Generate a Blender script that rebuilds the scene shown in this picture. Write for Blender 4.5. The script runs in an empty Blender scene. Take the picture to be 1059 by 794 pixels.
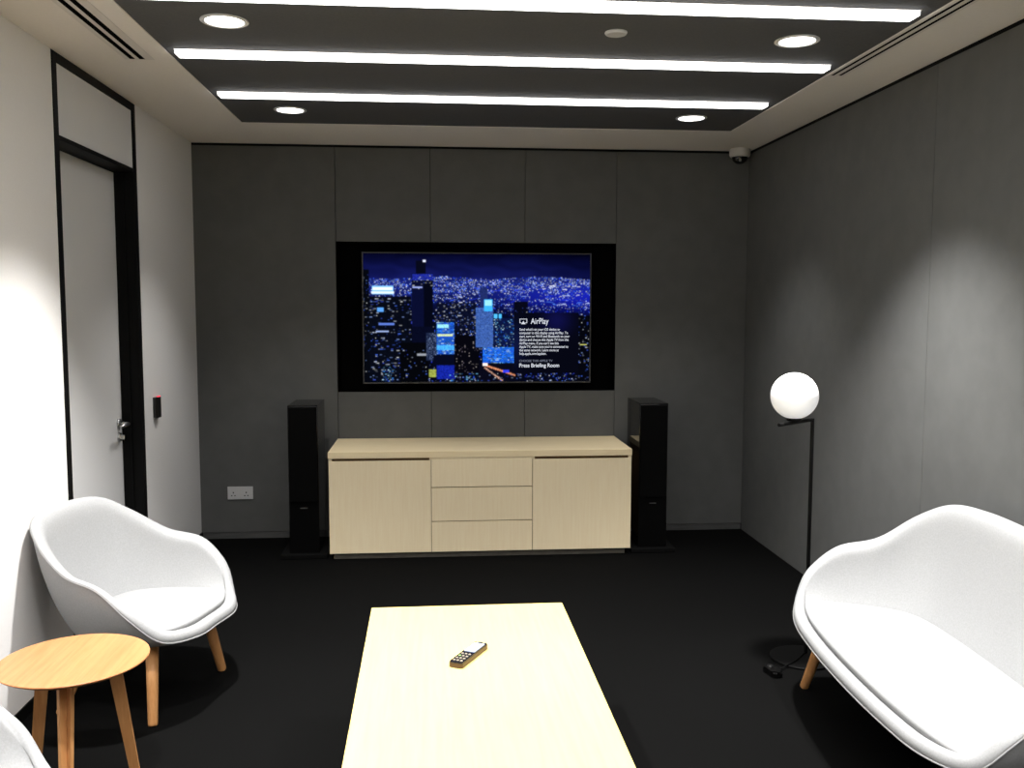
import bpy, bmesh, math, random
import numpy as np
from mathutils import Vector, Matrix

random.seed(7)
rng = np.random.default_rng(11)
SC = bpy.context.scene
COL = SC.collection
PI = math.pi

# room measures (metres): camera stands at x=0, y=0
H = 2.65          # ceiling height
D = 6.2976        # television wall
XL = -1.5842      # left wall face
XR = 2.1743       # right wall face
YF = -1.3         # wall behind the camera

# ------------------------------------------------------------------ materials
def srgb(r, g, b):
    def f(c):
        c /= 255.0
        return c / 12.92 if c <= 0.04045 else ((c + 0.055) / 1.055) ** 2.4
    return (f(r), f(g), f(b), 1.0)

def mat(name, col, rough=0.6, metal=0.0, spec=0.5, coat=0.0):
    m = bpy.data.materials.new(name)
    m.use_nodes = True
    b = m.node_tree.nodes['Principled BSDF']
    b.inputs['Base Color'].default_value = col
    b.inputs['Roughness'].default_value = rough
    b.inputs['Metallic'].default_value = metal
    b.inputs['Specular IOR Level'].default_value = spec
    b.inputs['Coat Weight'].default_value = coat
    return m

def nodes_of(m):
    nt = m.node_tree
    return nt, nt.nodes, nt.links, nt.nodes['Principled BSDF']

def noise_mat(name, c1, c2, scale=40.0, stretch=(1, 1, 1), rough=0.8, spec=0.3, bump=0.0, bump_scale=None,
              detail=4.0, lo=0.35, hi=0.65, bdist=0.002):
    m = mat(name, c1, rough, 0, spec)
    nt, N, L, b = nodes_of(m)
    tc = N.new('ShaderNodeTexCoord'); mp = N.new('ShaderNodeMapping')
    mp.inputs['Scale'].default_value = stretch
    L.new(tc.outputs['Object'], mp.inputs['Vector'])
    nz = N.new('ShaderNodeTexNoise'); nz.inputs['Scale'].default_value = scale; nz.inputs['Detail'].default_value = detail
    L.new(mp.outputs['Vector'], nz.inputs['Vector'])
    cr = N.new('ShaderNodeValToRGB')
    cr.color_ramp.elements[0].position = lo; cr.color_ramp.elements[1].position = hi
    cr.color_ramp.elements[0].color = c1; cr.color_ramp.elements[1].color = c2
    L.new(nz.outputs['Fac'], cr.inputs['Fac'])
    L.new(cr.outputs['Color'], b.inputs['Base Color'])
    if bump > 0:
        n2 = N.new('ShaderNodeTexNoise'); n2.inputs['Scale'].default_value = bump_scale or scale
        n2.inputs['Detail'].default_value = 3
        L.new(mp.outputs['Vector'], n2.inputs['Vector'])
        bp = N.new('ShaderNodeBump'); bp.inputs['Strength'].default_value = bump; bp.inputs['Distance'].default_value = bdist
        L.new(n2.outputs['Fac'], bp.inputs['Height']); L.new(bp.outputs['Normal'], b.inputs['Normal'])
    return m

def wood_mat(name, c1, c2, stretch, scale=9.0, rough=0.5, spec=0.35, planks=None):
    """straight fine grain; optional wide plank tone steps along one object axis"""
    m = mat(name, c1, rough, 0, spec)
    nt, N, L, b = nodes_of(m)
    tc = N.new('ShaderNodeTexCoord'); mp = N.new('ShaderNodeMapping')
    mp.inputs['Scale'].default_value = stretch
    L.new(tc.outputs['Object'], mp.inputs['Vector'])
    nz = N.new('ShaderNodeTexNoise'); nz.inputs['Scale'].default_value = scale
    nz.inputs['Detail'].default_value = 6; nz.inputs['Roughness'].default_value = 0.65
    L.new(mp.outputs['Vector'], nz.inputs['Vector'])
    cr = N.new('ShaderNodeValToRGB')
    cr.color_ramp.elements[0].position = 0.32; cr.color_ramp.elements[1].position = 0.68
    cr.color_ramp.elements[0].color = c1; cr.color_ramp.elements[1].color = c2
    L.new(nz.outputs['Fac'], cr.inputs['Fac'])
    out = cr.outputs['Color']
    if planks:
        axis, width = planks
        sx = N.new('ShaderNodeSeparateXYZ'); L.new(tc.outputs['Object'], sx.inputs[0])
        dv = N.new('ShaderNodeMath'); dv.operation = 'DIVIDE'; dv.inputs[1].default_value = width
        L.new(sx.outputs[axis], dv.inputs[0])
        fl = N.new('ShaderNodeMath'); fl.operation = 'FLOOR'; L.new(dv.outputs[0], fl.inputs[0])
        wn = N.new('ShaderNodeTexWhiteNoise'); wn.noise_dimensions = '1D'; L.new(fl.outputs[0], wn.inputs['W'])
        mr = N.new('ShaderNodeMapRange'); mr.inputs['To Min'].default_value = 0.93; mr.inputs['To Max'].default_value = 1.08
        L.new(wn.outputs['Value'], mr.inputs['Value'])
        mx = N.new('ShaderNodeVectorMath'); mx.operation = 'SCALE'
        L.new(out, mx.inputs[0]); L.new(mr.outputs['Result'], mx.inputs['Scale'])
        out = mx.outputs['Vector']
    L.new(out, b.inputs['Base Color'])
    return m

def emit_mat(name, col, strength):
    m = bpy.data.materials.new(name); m.use_nodes = True
    nt = m.node_tree; nt.nodes.clear()
    o = nt.nodes.new('ShaderNodeOutputMaterial'); e = nt.nodes.new('ShaderNodeEmission')
    e.inputs['Color'].default_value = col; e.inputs['Strength'].default_value = strength
    nt.links.new(e.outputs[0], o.inputs['Surface'])
    return m

M = {}
M['white_wall'] = noise_mat('white_wall_paint', (0.78, 0.765, 0.75, 1), (0.80, 0.785, 0.77, 1), 120, bump=0.03, bump_scale=350, rough=0.7)
M['white_ceiling'] = noise_mat('white_ceiling_paint', (0.79, 0.755, 0.715, 1), (0.81, 0.775, 0.735, 1), 60, rough=0.85)
M['grey_fabric'] = noise_mat('grey_wall_fabric', (0.098, 0.0995, 0.0975, 1), (0.106, 0.1075, 0.105, 1), 9, rough=0.95, spec=0.1, bump=0.15, bump_scale=700)
M['gap_black'] = mat('shadow_gap_black', (0.004, 0.004, 0.004, 1), 0.9, spec=0.1)
M['carpet'] = noise_mat('black_carpet', (0.0022, 0.0022, 0.0022, 1), (0.0042, 0.0042, 0.0041, 1), 260, rough=1.0, spec=0.03, bump=0.5, bump_scale=420)
M['panel_dark'] = noise_mat('charcoal_ceiling_panel', (0.075, 0.077, 0.083, 1), (0.086, 0.088, 0.094, 1), 90, rough=0.8, spec=0.2)
M['black_frame'] = mat('black_powder_coat', (0.0025, 0.0025, 0.0025, 1), 0.55, spec=0.12)
M['door_white'] = mat('white_door_laminate', (0.70, 0.695, 0.69, 1), 0.5, spec=0.3)
M['steel'] = mat('satin_steel', (0.62, 0.62, 0.61, 1), 0.28, 1.0)
M['skirt_steel'] = noise_mat('brushed_skirting', (0.20, 0.20, 0.20, 1), (0.26, 0.26, 0.26, 1), 6, stretch=(1, 1, 30), rough=0.4, spec=0.5)
M['skirt_steel'].node_tree.nodes['Principled BSDF'].inputs['Metallic'].default_value = 0.8
M['ash'] = wood_mat('pale_ash_vertical', srgb(241, 222, 184), srgb(246, 230, 195), (26, 26, 1.2), 3.0, rough=0.5)
M['ash_long'] = wood_mat('pale_ash_horizontal', srgb(236, 216, 174), srgb(241, 223, 184), (1.2, 26, 26), 3.0, rough=0.5)
M['ash_table'] = wood_mat('pale_ash_table', srgb(222, 196, 118), srgb(226, 202, 126), (22, 1.0, 22), 3.0, rough=0.45)
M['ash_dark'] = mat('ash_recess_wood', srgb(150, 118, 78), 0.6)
M['kick'] = noise_mat('grey_kick_board', (0.10, 0.09, 0.075, 1), (0.13, 0.12, 0.10, 1), 20, rough=0.5)
M['oak'] = wood_mat('warm_oak_top', srgb(160, 104, 62), srgb(176, 122, 79), (24, 1.4, 24), 2.4, rough=0.42, planks=(0, 0.075))
M['oak_leg'] = wood_mat('warm_oak_legs', srgb(178, 124, 74), srgb(198, 146, 94), (24, 24, 1.6), 2.6, rough=0.5)
M['chair_wool'] = noise_mat('off_white_wool', (0.272, 0.275, 0.277, 1), (0.302, 0.305, 0.307, 1), 170, rough=0.95, spec=0.12, bump=0.25, bump_scale=420)
M['chair_pipe'] = mat('off_white_piping', (0.29, 0.29, 0.29, 1), 0.9, spec=0.1)
M['piano_black'] = mat('piano_black_lacquer', (0.003, 0.003, 0.003, 1), 0.06, spec=0.4)
M['grille'] = noise_mat('black_grille_cloth', (0.002, 0.002, 0.002, 1), (0.004, 0.004, 0.004, 1), 500, rough=0.95, spec=0.05)
M['badge'] = mat('silver_badge', (0.5, 0.5, 0.5, 1), 0.3, 1.0)
M['tv_bezel'] = mat('dark_grey_bezel', (0.035, 0.035, 0.037, 1), 0.35, spec=0.4)
M['tv_back'] = mat('television_casing', (0.008, 0.008, 0.008, 1), 0.5)
M['recess'] = mat('black_recess_lining', (0.0010, 0.0010, 0.0010, 1), 0.8, spec=0.03)
M['plastic_white'] = mat('white_plastic', (0.52, 0.52, 0.52, 1), 0.4)
M['plastic_cream'] = mat('cream_plastic', (0.52, 0.50, 0.46, 1), 0.5)
M['hole'] = mat('socket_hole_black', (0.004, 0.004, 0.004, 1), 0.9, spec=0.0)
M['plastic_black'] = mat('black_plastic', (0.006, 0.006, 0.006, 1), 0.3, spec=0.4)
M['plastic_matte'] = mat('matte_black', (0.002, 0.002, 0.002, 1), 0.8, spec=0.1)
M['dome'] = mat('smoked_dome', (0.004, 0.004, 0.004, 1), 0.08, spec=0.6)
M['lamp_black'] = mat('black_lamp_metal', (0.003, 0.003, 0.003, 1), 0.5, spec=0.12)
M['opal'] = mat('opal_white_glass', (0.86, 0.86, 0.85, 1), 0.25, spec=0.4)
_ob = M['opal'].node_tree.nodes['Principled BSDF']; _ob.inputs['Emission Color'].default_value = (1, 0.99, 0.97, 1); _ob.inputs['Emission Strength'].default_value = 0.35
M['led'] = emit_mat('linear_led_diffuser', (1.0, 0.985, 0.965, 1), 5.0)
M['down_led'] = emit_mat('downlight_lens', (1.0, 0.96, 0.92, 1), 12.0)
M['down_rim'] = mat('downlight_trim', (0.65, 0.65, 0.65, 1), 0.35, spec=0.5)
M['reader_led'] = emit_mat('red_status_light', (1.0, 0.08, 0.12, 1), 1.6)
M['vent_white'] = mat('vent_white_metal', (0.66, 0.63, 0.60, 1), 0.5)
M['remote_side'] = mat('bronze_remote_case', srgb(66, 45, 30), 0.4, 0.1)
M['remote_black'] = mat('glossy_remote_face', (0.006, 0.006, 0.007, 1), 0.12, spec=0.5)
M['remote_silver'] = mat('silver_remote_panel', srgb(165, 175, 196), 0.3, 0.2)
M['remote_button'] = mat('pale_remote_button', srgb(138, 128, 112), 0.4)
M['remote_green'] = mat('green_remote_button', srgb(120, 150, 90), 0.4)
M['text_white'] = emit_mat('screen_text_white', (0.86, 0.9, 1.0, 1), 0.85)
M['text_dim'] = emit_mat('screen_text_dim', (0.30, 0.33, 0.45, 1), 0.6)

# ------------------------------------------------------------------ mesh helpers
def obj(name, bm, m, parent=None, smooth=False, loc=None):
    me = bpy.data.meshes.new(name)
    bmesh.ops.recalc_face_normals(bm, faces=bm.faces)
    bm.to_mesh(me); bm.free()
    ms = m if isinstance(m, (list, tuple)) else [m]
    for x in ms:
        me.materials.append(x)
    if smooth:
        for p in me.polygons:
            p.use_smooth = True
    o = bpy.data.objects.new(name, me)
    COL.objects.link(o)
    if parent is not None:
        o.parent = parent
    if loc is not None:
        o.location = loc
    return o

def structure(o):
    o['kind'] = 'structure'
    return o

def tag(o, label, cat, group=None):
    o['label'] = label; o['category'] = cat
    if group:
        o['group'] = group
    return o

def thing(name, label, cat, loc=(0, 0, 0), rotz=0.0, group=None):
    o = bpy.data.objects.new(name, None)
    o.empty_display_size = 0.1
    COL.objects.link(o)
    o.location = loc; o.rotation_euler = (0, 0, rotz)
    return tag(o, label, cat, group)

def bx(bm, x0, x1, y0, y1, z0, z1, bev=0.0, seg=2, mi=0):
    r = bmesh.ops.create_cube(bm, size=1.0)
    vs = r['verts']
    for v in vs:
        v.co = Vector(((x0 + x1) / 2 + v.co.x * (x1 - x0), (y0 + y1) / 2 + v.co.y * (y1 - y0), (z0 + z1) / 2 + v.co.z * (z1 - z0)))
    fs = set(f for v in vs for f in v.link_faces)
    for f in fs:
        f.material_index = mi
    if bev > 0:
        es = list(set(e for v in vs for e in v.link_edges))
        g = bmesh.ops.bevel(bm, geom=es, offset=bev, segments=seg, affect='EDGES', profile=0.5)
        for f in g['faces']:
            f.material_index = mi

def box_obj(name, dims, m, parent=None, bev=0.0, seg=2):
    bm = bmesh.new()
    bx(bm, *dims, bev=bev, seg=seg)
    return obj(name, bm, m, parent)

def lathe(bm, prof, n=48, cx=0, cy=0, close=True):
    rings = []
    for r, z in prof:
        if r < 1e-6:
            rings.append([bm.verts.new((cx, cy, z))])
        else:
            rings.append([bm.verts.new((cx + r * math.cos(2 * PI * k / n), cy + r * math.sin(2 * PI * k / n), z)) for k in range(n)])
    for a, b in zip(rings[:-1], rings[1:]):
        if len(a) == 1 and len(b) == 1:
            continue
        for k in range(n):
            k2 = (k + 1) % n
            if len(a) == 1:
                bm.faces.new((a[0], b[k2], b[k]))
            elif len(b) == 1:
                bm.faces.new((a[k], a[k2], b[0]))
            else:
                bm.faces.new((a[k], a[k2], b[k2], b[k]))

def tube(bm, pts, radii, n=16, caps=True):
    pts = [Vector(p) for p in pts]
    if not isinstance(radii, (list, tuple)):
        radii = [radii] * len(pts)
    rings = []
    ref = None
    for i, p in enumerate(pts):
        a = pts[max(i - 1, 0)]; b = pts[min(i + 1, len(pts) - 1)]
        t = (b - a).normalized()
        if ref is None:
            ref = Vector((0, 0, 1)) if abs(t.z) < 0.9 else Vector((1, 0, 0))
        u = (ref - t * ref.dot(t)).normalized(); v = t.cross(u); ref = u
        rings.append([bm.verts.new(p + (u * math.cos(2 * PI * k / n) + v * math.sin(2 * PI * k / n)) * radii[i]) for k in range(n)])
    for a, b in zip(rings[:-1], rings[1:]):
        for k in range(n):
            bm.faces.new((a[k], a[(k + 1) % n], b[(k + 1) % n], b[k]))
    if caps:
        bm.faces.new(list(reversed(rings[0]))); bm.faces.new(rings[-1])

def prism(bm, poly, z0, z1):
    a = [bm.verts.new((x, y, z0)) for x, y in poly]; b = [bm.verts.new((x, y, z1)) for x, y in poly]
    n = len(poly)
    for k in range(n):
        bm.faces.new((a[k], a[(k + 1) % n], b[(k + 1) % n], b[k]))
    bm.faces.new(list(reversed(a))); bm.faces.new(b)

def rrect(w, h, r, n=5):
    pts = []
    for cx, cy, a0 in ((w / 2 - r, h / 2 - r, 0), (-w / 2 + r, h / 2 - r, PI / 2), (-w / 2 + r, -h / 2 + r, PI), (w / 2 - r, -h / 2 + r, 1.5 * PI)):
        for k in range(n + 1):
            a = a0 + PI / 2 * k / n
            pts.append((cx + r * math.cos(a), cy + r * math.sin(a)))
    return pts

def dup(root, loc, rotz, label):
    r = root.copy(); COL.objects.link(r)
    r.location = loc; r.rotation_euler = (0, 0, rotz); r['label'] = label
    for ch in list(root.children):
        c = ch.copy(); COL.objects.link(c); c.parent = r
        for g in list(ch.children):
            d = g.copy(); COL.objects.link(d); d.parent = c
    return r

# ------------------------------------------------------------------ room shell
structure(box_obj('floor', (XL - 0.3, XR + 0.3, YF - 0.2, D + 0.3, -0.1, 0.0), M['carpet']))

# ceiling: white border round a charcoal inset field
PX0, PX1, PY0, PY1 = -1.116, 1.812, -0.45, 5.6014
bm = bmesh.new()
ct = 0.12
bx(bm, XL - 0.2, PX0, YF - 0.2, D + 0.2, H, H + ct)
bx(bm, PX1, XR + 0.2, YF - 0.2, D + 0.2, H, H + ct)
bx(bm, PX0, PX1, PY1, D + 0.2, H, H + ct)
bx(bm, PX0, PX1, YF - 0.2, PY0, H, H + ct)
structure(obj('ceiling', bm, M['white_ceiling']))
structure(box_obj('trim_1', (PX0 + 0.001, PX1 - 0.001, PY0 + 0.001, PY1 - 0.001, H + 0.003, H + 0.10), M['panel_dark']))

# left wall with a full-height door opening
DY0, DY1 = 4.073, 5.143
bm = bmesh.new()
bx(bm, XL - 0.16, XL, YF - 0.2, DY0, 0, H)
bx(bm, XL - 0.16, XL, DY1, D + 0.02, 0, H)
structure(obj('wall_left', bm, M['white_wall']))
bm = bmesh.new()
bx(bm, XL, XL + 0.006, YF, DY0, 0, 0.048)
bx(bm, XL, XL + 0.006, DY1, D - 0.003, 0, 0.048)
structure(obj('baseboard_left', bm, M['black_frame']))
structure(box_obj('wall_front', (XL - 0.2, XR + 0.2, YF - 0.12, YF, 0, H), M['white_wall']))

# television wall: upholstered panels round a black recess
TX0, TX1, TZ0, TZ1 = -0.6528, 1.2541, 0.9998, 2.0134
g = 0.0014
bm = bmesh.new()
ptop, pbot, pth = H - 0.016, 0.044, 0.03
cols = [XL, -0.656, -0.023, 0.618, 1.2475, XR]
for i in range(5):
    a = cols[i] + (g if i else 0.0); b = cols[i + 1] - (g if i < 4 else 0.0)
    if i in (0, 4):
        bx(bm, a, b, D, D + pth, pbot, ptop, bev=0.0015, seg=1)
    else:
        if i == 1: a = cols[i] + g
        bx(bm, a, b if i < 3 else 1.2475 - g, D, D + pth, pbot, TZ0, bev=0.0015, seg=1)
        bx(bm, a, b if i < 3 else 1.2475 - g, D, D + pth, TZ1, ptop, bev=0.0015, seg=1)
# solid wall behind the panels, with the recess left open
y0, y1 = D + pth, D + 0.22
bx(bm, XL, XR, D + 0.004, y0, ptop + 0.0002, H - 0.0003, mi=1)     # black shadow gap
bx(bm, XL - 0.16, TX0, y0, y1, 0, H, mi=1)
bx(bm, TX1, XR + 0.16, y0, y1, 0, H, mi=1)
bx(bm, TX0, TX1, y0, y1, 0, TZ0, mi=1)
bx(bm, TX0, TX1, y0, y1, TZ1, H, mi=1)
structure(obj('wall_back', bm, [M['grey_fabric'], M['gap_black']]))
bm = bmesh.new()
lt = 0.006
ry = D + 0.11
bx(bm, TX0, TX1, ry, ry + 0.02, TZ0, TZ1)
bx(bm, TX0, TX0 + lt, D + 0.001, ry, TZ0, TZ1)
bx(bm, TX1 - lt, TX1, D + 0.001, ry, TZ0, TZ1)
bx(bm, TX0 + lt, TX1 - lt, D + 0.001, ry, TZ0, TZ0 + lt)
bx(bm, TX0 + lt, TX1 - lt, D + 0.001, ry, TZ1 - lt, TZ1)
structure(obj('trim_2', bm, M['recess']))
structure(box_obj('baseboard_back', (XL + 0.008, XR - 0.003, D + 0.004, D + 0.028, 0, 0.0425), M['skirt_steel']))

# right wall: upholstered panels, shadow gap at the top
bm = bmesh.new()
ys = [YF, 1.5, 3.905, D]
for i in range(3):
    a = ys[i] + (g if i else 0); b = ys[i + 1] - (g if i < 2 else 0)
    bx(bm, XR, XR + 0.03, a, b, 0.0, H - 0.018, bev=0.0015, seg=1)
bx(bm, XR + 0.004, XR + 0.0299, YF, D, H - 0.0178, H - 0.0003, mi=1)     # black shadow gap
bx(bm, XR + 0.03, XR + 0.16, YF - 0.2, D + 0.03, 0, H, mi=1)
structure(obj('wall_right', bm, [M['grey_fabric'], M['gap_black']]))

# ------------------------------------------------------------------ door in the left wall
door = bpy.data.objects.new('door_1', None); COL.objects.link(door); door.location = (XL, DY0, 0); structure(door)
def drel(x0, x1, y0, y1, z0, z1):
    return (x0 - XL, x1 - XL, y0 - DY0, y1 - DY0, z0, z1)
XD = XL - 0.101        # leaf face, set back in the frame
bm = bmesh.new()
fw_ = 0.047
bx(bm, *drel(XL - 0.155, XL + 0.004, DY0, DY0 + fw_, 0, H - 0.002), bev=0.0015, seg=1)
bx(bm, *drel(XL - 0.155, XL + 0.004, DY1 - fw_, DY1, 0, H - 0.002), bev=0.0015, seg=1)
bx(bm, *drel(XL - 0.155, XL + 0.004, DY0 + fw_, DY1 - fw_, H - 0.042, H - 0.002), bev=0.0015, seg=1)
bx(bm, *drel(XL - 0.155, XL + 0.002, DY0 + fw_, DY1 - fw_, 2.288, 2.307), bev=0.0015, seg=1)
bx(bm, *drel(XL - 0.062, XL - 0.05, DY1 - fw_ - 0.008, DY1 - fw_, 0, 2.288))     # door stop line
obj('door_frame', bm, M['black_frame'], door)
box_obj('transom_panel', drel(XL - 0.04, XL - 0.002, DY0 + fw_ + 0.001, DY1 - fw_ - 0.001, 2.308, H - 0.043), M['door_white'], door, 0.001, 1)
leaf = box_obj('door_leaf', drel(XD - 0.045, XD, DY0 + fw_ + 0.003, DY1 - fw_ - 0.003, 0.006, 2.284), M['door_white'], door, 0.0015, 1)
bm = bmesh.new()
hy, hz = 5.035 - DY0, 0.955
xd = XD - XL
def disc_x(bm, x0, x1, y, z, r, n=28):
    a = [bm.verts.new((x0, y + r * math.cos(2 * PI * k / n), z + r * math.sin(2 * PI * k / n))) for k in range(n)]
    b = [bm.verts.new((x1, y + r * 0.94 * math.cos(2 * PI * k / n), z + r * 0.94 * math.sin(2 * PI * k / n))) for k in range(n)]
    for k in range(n):
        bm.faces.new((a[k], a[(k + 1) % n], b[(k + 1) % n], b[k]))
    bm.faces.new(list(reversed(a))); bm.faces.new(b)
disc_x(bm, xd + 0.0005, xd + 0.010, hy, hz, 0.027)
tube(bm, [(xd + 0.008, hy, hz), (xd + 0.045, hy, hz), (xd + 0.053, hy - 0.004, hz), (xd + 0.057, hy - 0.014, hz), (xd + 0.057, hy - 0.125, hz)], 0.0095, 16)
obj('door_handle', bm, M['steel'], leaf, smooth=True)
bm = bmesh.new()
disc_x(bm, xd + 0.0005, xd + 0.010, hy, hz - 0.072, 0.026)
bx(bm, xd + 0.008, xd + 0.030, hy - 0.004, hy + 0.004, hz - 0.084, hz - 0.060, bev=0.002)
obj('thumb_turn', bm, M['steel'], leaf)

# ------------------------------------------------------------------ small wall fittings
t = thing('card_reader', 'small black card reader with red light on the white wall beside the door', 'card reader', (XL, 5.353, 1.01))
bm = bmesh.new()
w2, h2, dp = 0.046, 0.058, 0.030
nseg = 8
prof = [(-w2, 0), (-w2, 0.010)]
for k in range(nseg + 1):
    a = -1 + 2 * k / nseg
    prof.append((a * w2, 0.014 + (dp - 0.014) * (1 - a * a)))
prof += [(w2, 0.010), (w2, 0)]
lo = [bm.verts.new((x - 0.0002, y, -h2)) for y, x in prof]; hi = [bm.verts.new((x - 0.0002, y, h2)) for y, x in prof]
n = len(prof)
for k in range(n):
    bm.faces.new((lo[k], lo[(k + 1) % n], hi[(k + 1) % n], hi[k]))
bm.faces.new(list(reversed(lo))); bm.faces.new(hi)
obj('reader_case', bm, M['plastic_black'], t)
box_obj('status_light', (0.012, 0.026, -0.012, 0.016, h2 + 0.0003, h2 + 0.005), M['reader_led'], t, 0.001, 1)

t = thing('power_socket', 'white twin power socket plate low on the grey wall left of the speaker', 'socket', (-1.3195, D, 0.3165))
box_obj('face_plate', (-0.084, 0.084, -0.009, -0.0003, -0.0435, 0.0435), M['plastic_white'], t, 0.0025, 2)
box_obj('centre_joint', (-0.0007, 0.0007, -0.0096, -0.0088, -0.0425, 0.0425), M['plastic_cream'], t)
for cx in (-0.046, 0.040):
    box_obj('pin_hole', (cx - 0.0035, cx + 0.0035, -0.0100, -0.0088, -0.002, 0.008), M['hole'], t)
    for s in (-1, 1):
        box_obj('pin_hole', (cx + s * 0.0105 - 0.0042, cx + s * 0.0105 + 0.0042, -0.0100, -0.0088, -0.021, -0.0145), M['hole'], t)

t = thing('dome_camera', 'small cream and black dome security camera in the ceiling corner', 'security camera', (2.075, 6.205, H))
bm = bmesh.new()
lathe(bm, [(0, -0.0005), (0.066, -0.0005), (0.070, -0.006), (0.070, -0.040), (0.066, -0.052), (0.058, -0.056), (0, -0.056)], 40)
obj('camera_housing', bm, M['plastic_cream'], t, smooth=False)
bm = bmesh.new()
lathe(bm, [(0.054, -0.0565)] + [(0.052 * math.cos(a), -0.058 - 0.044 * math.sin(a)) for a in np.linspace(0, PI / 2, 10)[:-1]] + [(0, -0.102)], 40)
obj('smoked_dome', bm, M['dome'], t, smooth=True)
bm = bmesh.new()
tube(bm, [(-0.012, -0.040, -0.078), (-0.014, -0.050, -0.084)], [0.010, 0.008], 16)
obj('camera_lens', bm, M['steel'], t)

bm = bmesh.new()
lathe(bm, [(0, -0.0002), (0.043, -0.0002), (0.044, -0.004), (0.040, -0.010), (0.034, -0.012), (0, -0.012)], 40)
o = obj('smoke_detector', bm, M['plastic_white'], None, loc=(0.713, 3.647, H + 0.003))
tag(o, 'flat white round smoke detector on the dark ceiling panel between the light strips', 'smoke detector')

def diffuser(name, label, fx0, fx1, slots, yend, ystart):
    cx = (fx0 + fx1) / 2
    t = thing(name, label, 'air vent', (cx, yend, H), 0, 'slot air vents in the white ceiling border')
    L = yend - ystart
    box_obj('vent_frame', (fx0 - cx, fx1 - cx, -L, 0, -0.003, -0.0003), M['vent_white'], t, 0.001, 1)
    for a, b in slots:
        box_obj('vent_slot', (a - cx, b - cx, -L + 0.02, -0.016, -0.0042, -0.0031), M['hole'], t)
diffuser('slot_vent', 'white two-slot linear air vent in the ceiling over the door', -1.328, -1.203, [(-1.303, -1.282), (-1.262, -1.240)], 4.213, 1.6)
diffuser('slot_vent', 'white two-slot linear air vent in the ceiling along the grey right wall', 1.816, 1.892, [(1.826, 1.838), (1.862, 1.874)], 4.213, 1.6)

# ------------------------------------------------------------------ ceiling lights
SX0, SX1 = -1.073, 1.752
strip_y = [4.842, 4.076, 3.318, 2.555, 1.79, 1.03, 0.27]
strip_lab = ['shortest-looking linear ceiling light, nearest the television wall',
             'linear ceiling light between the smoke detector and the strip nearest the television',
             'linear ceiling light at the top edge of the photo, nearer than the smoke detector',
             'fourth linear ceiling light from the television wall', 'fifth linear ceiling light from the television wall',
             'sixth linear ceiling light from the television wall', 'seventh linear ceiling light from the television wall']
strip0 = None
STRIP_W = [0.3, 0.8, 4.0, 18.0, 28.0, 34.0, 34.0]
def strip_lamp(parent, watts):
    al = bpy.data.lights.new('linear_tube', 'AREA'); al.shape = 'RECTANGLE'
    al.size = SX1 - SX0 - 0.02; al.size_y = 0.06; al.energy = watts; al.spread = math.radians(142)
    al.color = (1.0, 0.985, 0.965)
    o = bpy.data.objects.new('tube', al); COL.objects.link(o); o.parent = parent; o.location = (0, 0, -0.0215)
for y, lab in zip(strip_y, strip_lab):
    if strip0 is None:
        strip0 = thing('strip_light', lab, 'ceiling light', ((SX0 + SX1) / 2, y, H + 0.003), 0, 'linear strip lights in the dark ceiling panel')
        hw = (SX1 - SX0) / 2
        bm = bmesh.new()
        for s in (-1, 1):
            bx(bm, -hw - 0.003, hw + 0.003, s * 0.041 - 0.002, s * 0.041 + 0.002, -0.003, -0.0003)
            bx(bm, s * (hw + 0.0015) - 0.0015, s * (hw + 0.0015) + 0.0015, -0.039, 0.039, -0.003, -0.0003)
        obj('light_housing', bm, M['vent_white'], strip0)
        box_obj('diffuser', (-hw, hw, -0.038, 0.038, -0.020, -0.0003), M['led'], strip0, 0.002, 1)
    else:
        dup(strip0, ((SX0 + SX1) / 2, y, H + 0.003), 0, lab)
for r_, w_ in zip([o for o in COL.objects if o.name.startswith('strip_light')], STRIP_W):
    strip_lamp(r_, w_)

down = [(-0.78, 5.222, 'small recessed round downlight, far left near the television wall'),
        (1.461, 5.230, 'small recessed round downlight, far right near the security camera'),
        (-0.78, 3.636, 'larger-looking recessed round downlight, near left by the air vent over the door'),
        (1.461, 3.695, 'larger-looking recessed round downlight, near right by the right air vent'),
        (-0.78, 2.10, 'recessed round downlight on the left, third from the television wall'),
        (1.461, 2.10, 'recessed round downlight on the right, third from the television wall'),
        (-0.78, 0.55, 'recessed round downlight on the left, fourth from the television wall'),
        (1.461, 0.55, 'recessed round downlight on the right, fourth from the television wall')]
SPOT_W = 98.0; SPOT_NEAR = 330.0; SPOT_MID = 620.0
sl = bpy.data.lights.new('downlight_bulb', 'SPOT')
sl.energy = SPOT_W; sl.spot_size = math.radians(92); sl.spot_blend = 0.75; sl.shadow_soft_size = 0.06
sl.color = (1.0, 0.982, 0.962)
sl_near = sl.copy(); sl_near.energy = SPOT_NEAR
sl_mid = sl.copy(); sl_mid.energy = SPOT_MID
d0 = None
for x, y, lab in down:
    if d0 is None:
        d0 = thing('downlight', lab, 'ceiling light', (x, y, H + 0.003), 0, 'round downlights in the dark ceiling panel')
        bm = bmesh.new()
        lathe(bm, [(0.071, -0.0005), (0.088, -0.0005), (0.089, -0.003), (0.084, -0.006), (0.074, -0.0065), (0.071, -0.004), (0.071, -0.0005)], 48)
        obj('trim_ring', bm, M['down_rim'], d0)
        bm = bmesh.new()
        lathe(bm, [(0, -0.0005), (0.070, -0.0005), (0.070, -0.003), (0, -0.003)], 40)
        obj('lens', bm, M['down_led'], d0)
        lo_ = bpy.data.objects.new('bulb', sl); COL.objects.link(lo_); lo_.parent = d0; lo_.location = (0, 0, -0.012)
    else:
        r_ = dup(d0, (x, y, H + 0.003), 0, lab)
        if y < 5:
            for c_ in r_.children:
                if c_.type == 'LIGHT': c_.data = sl_near if y < 3 else sl_mid

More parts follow.
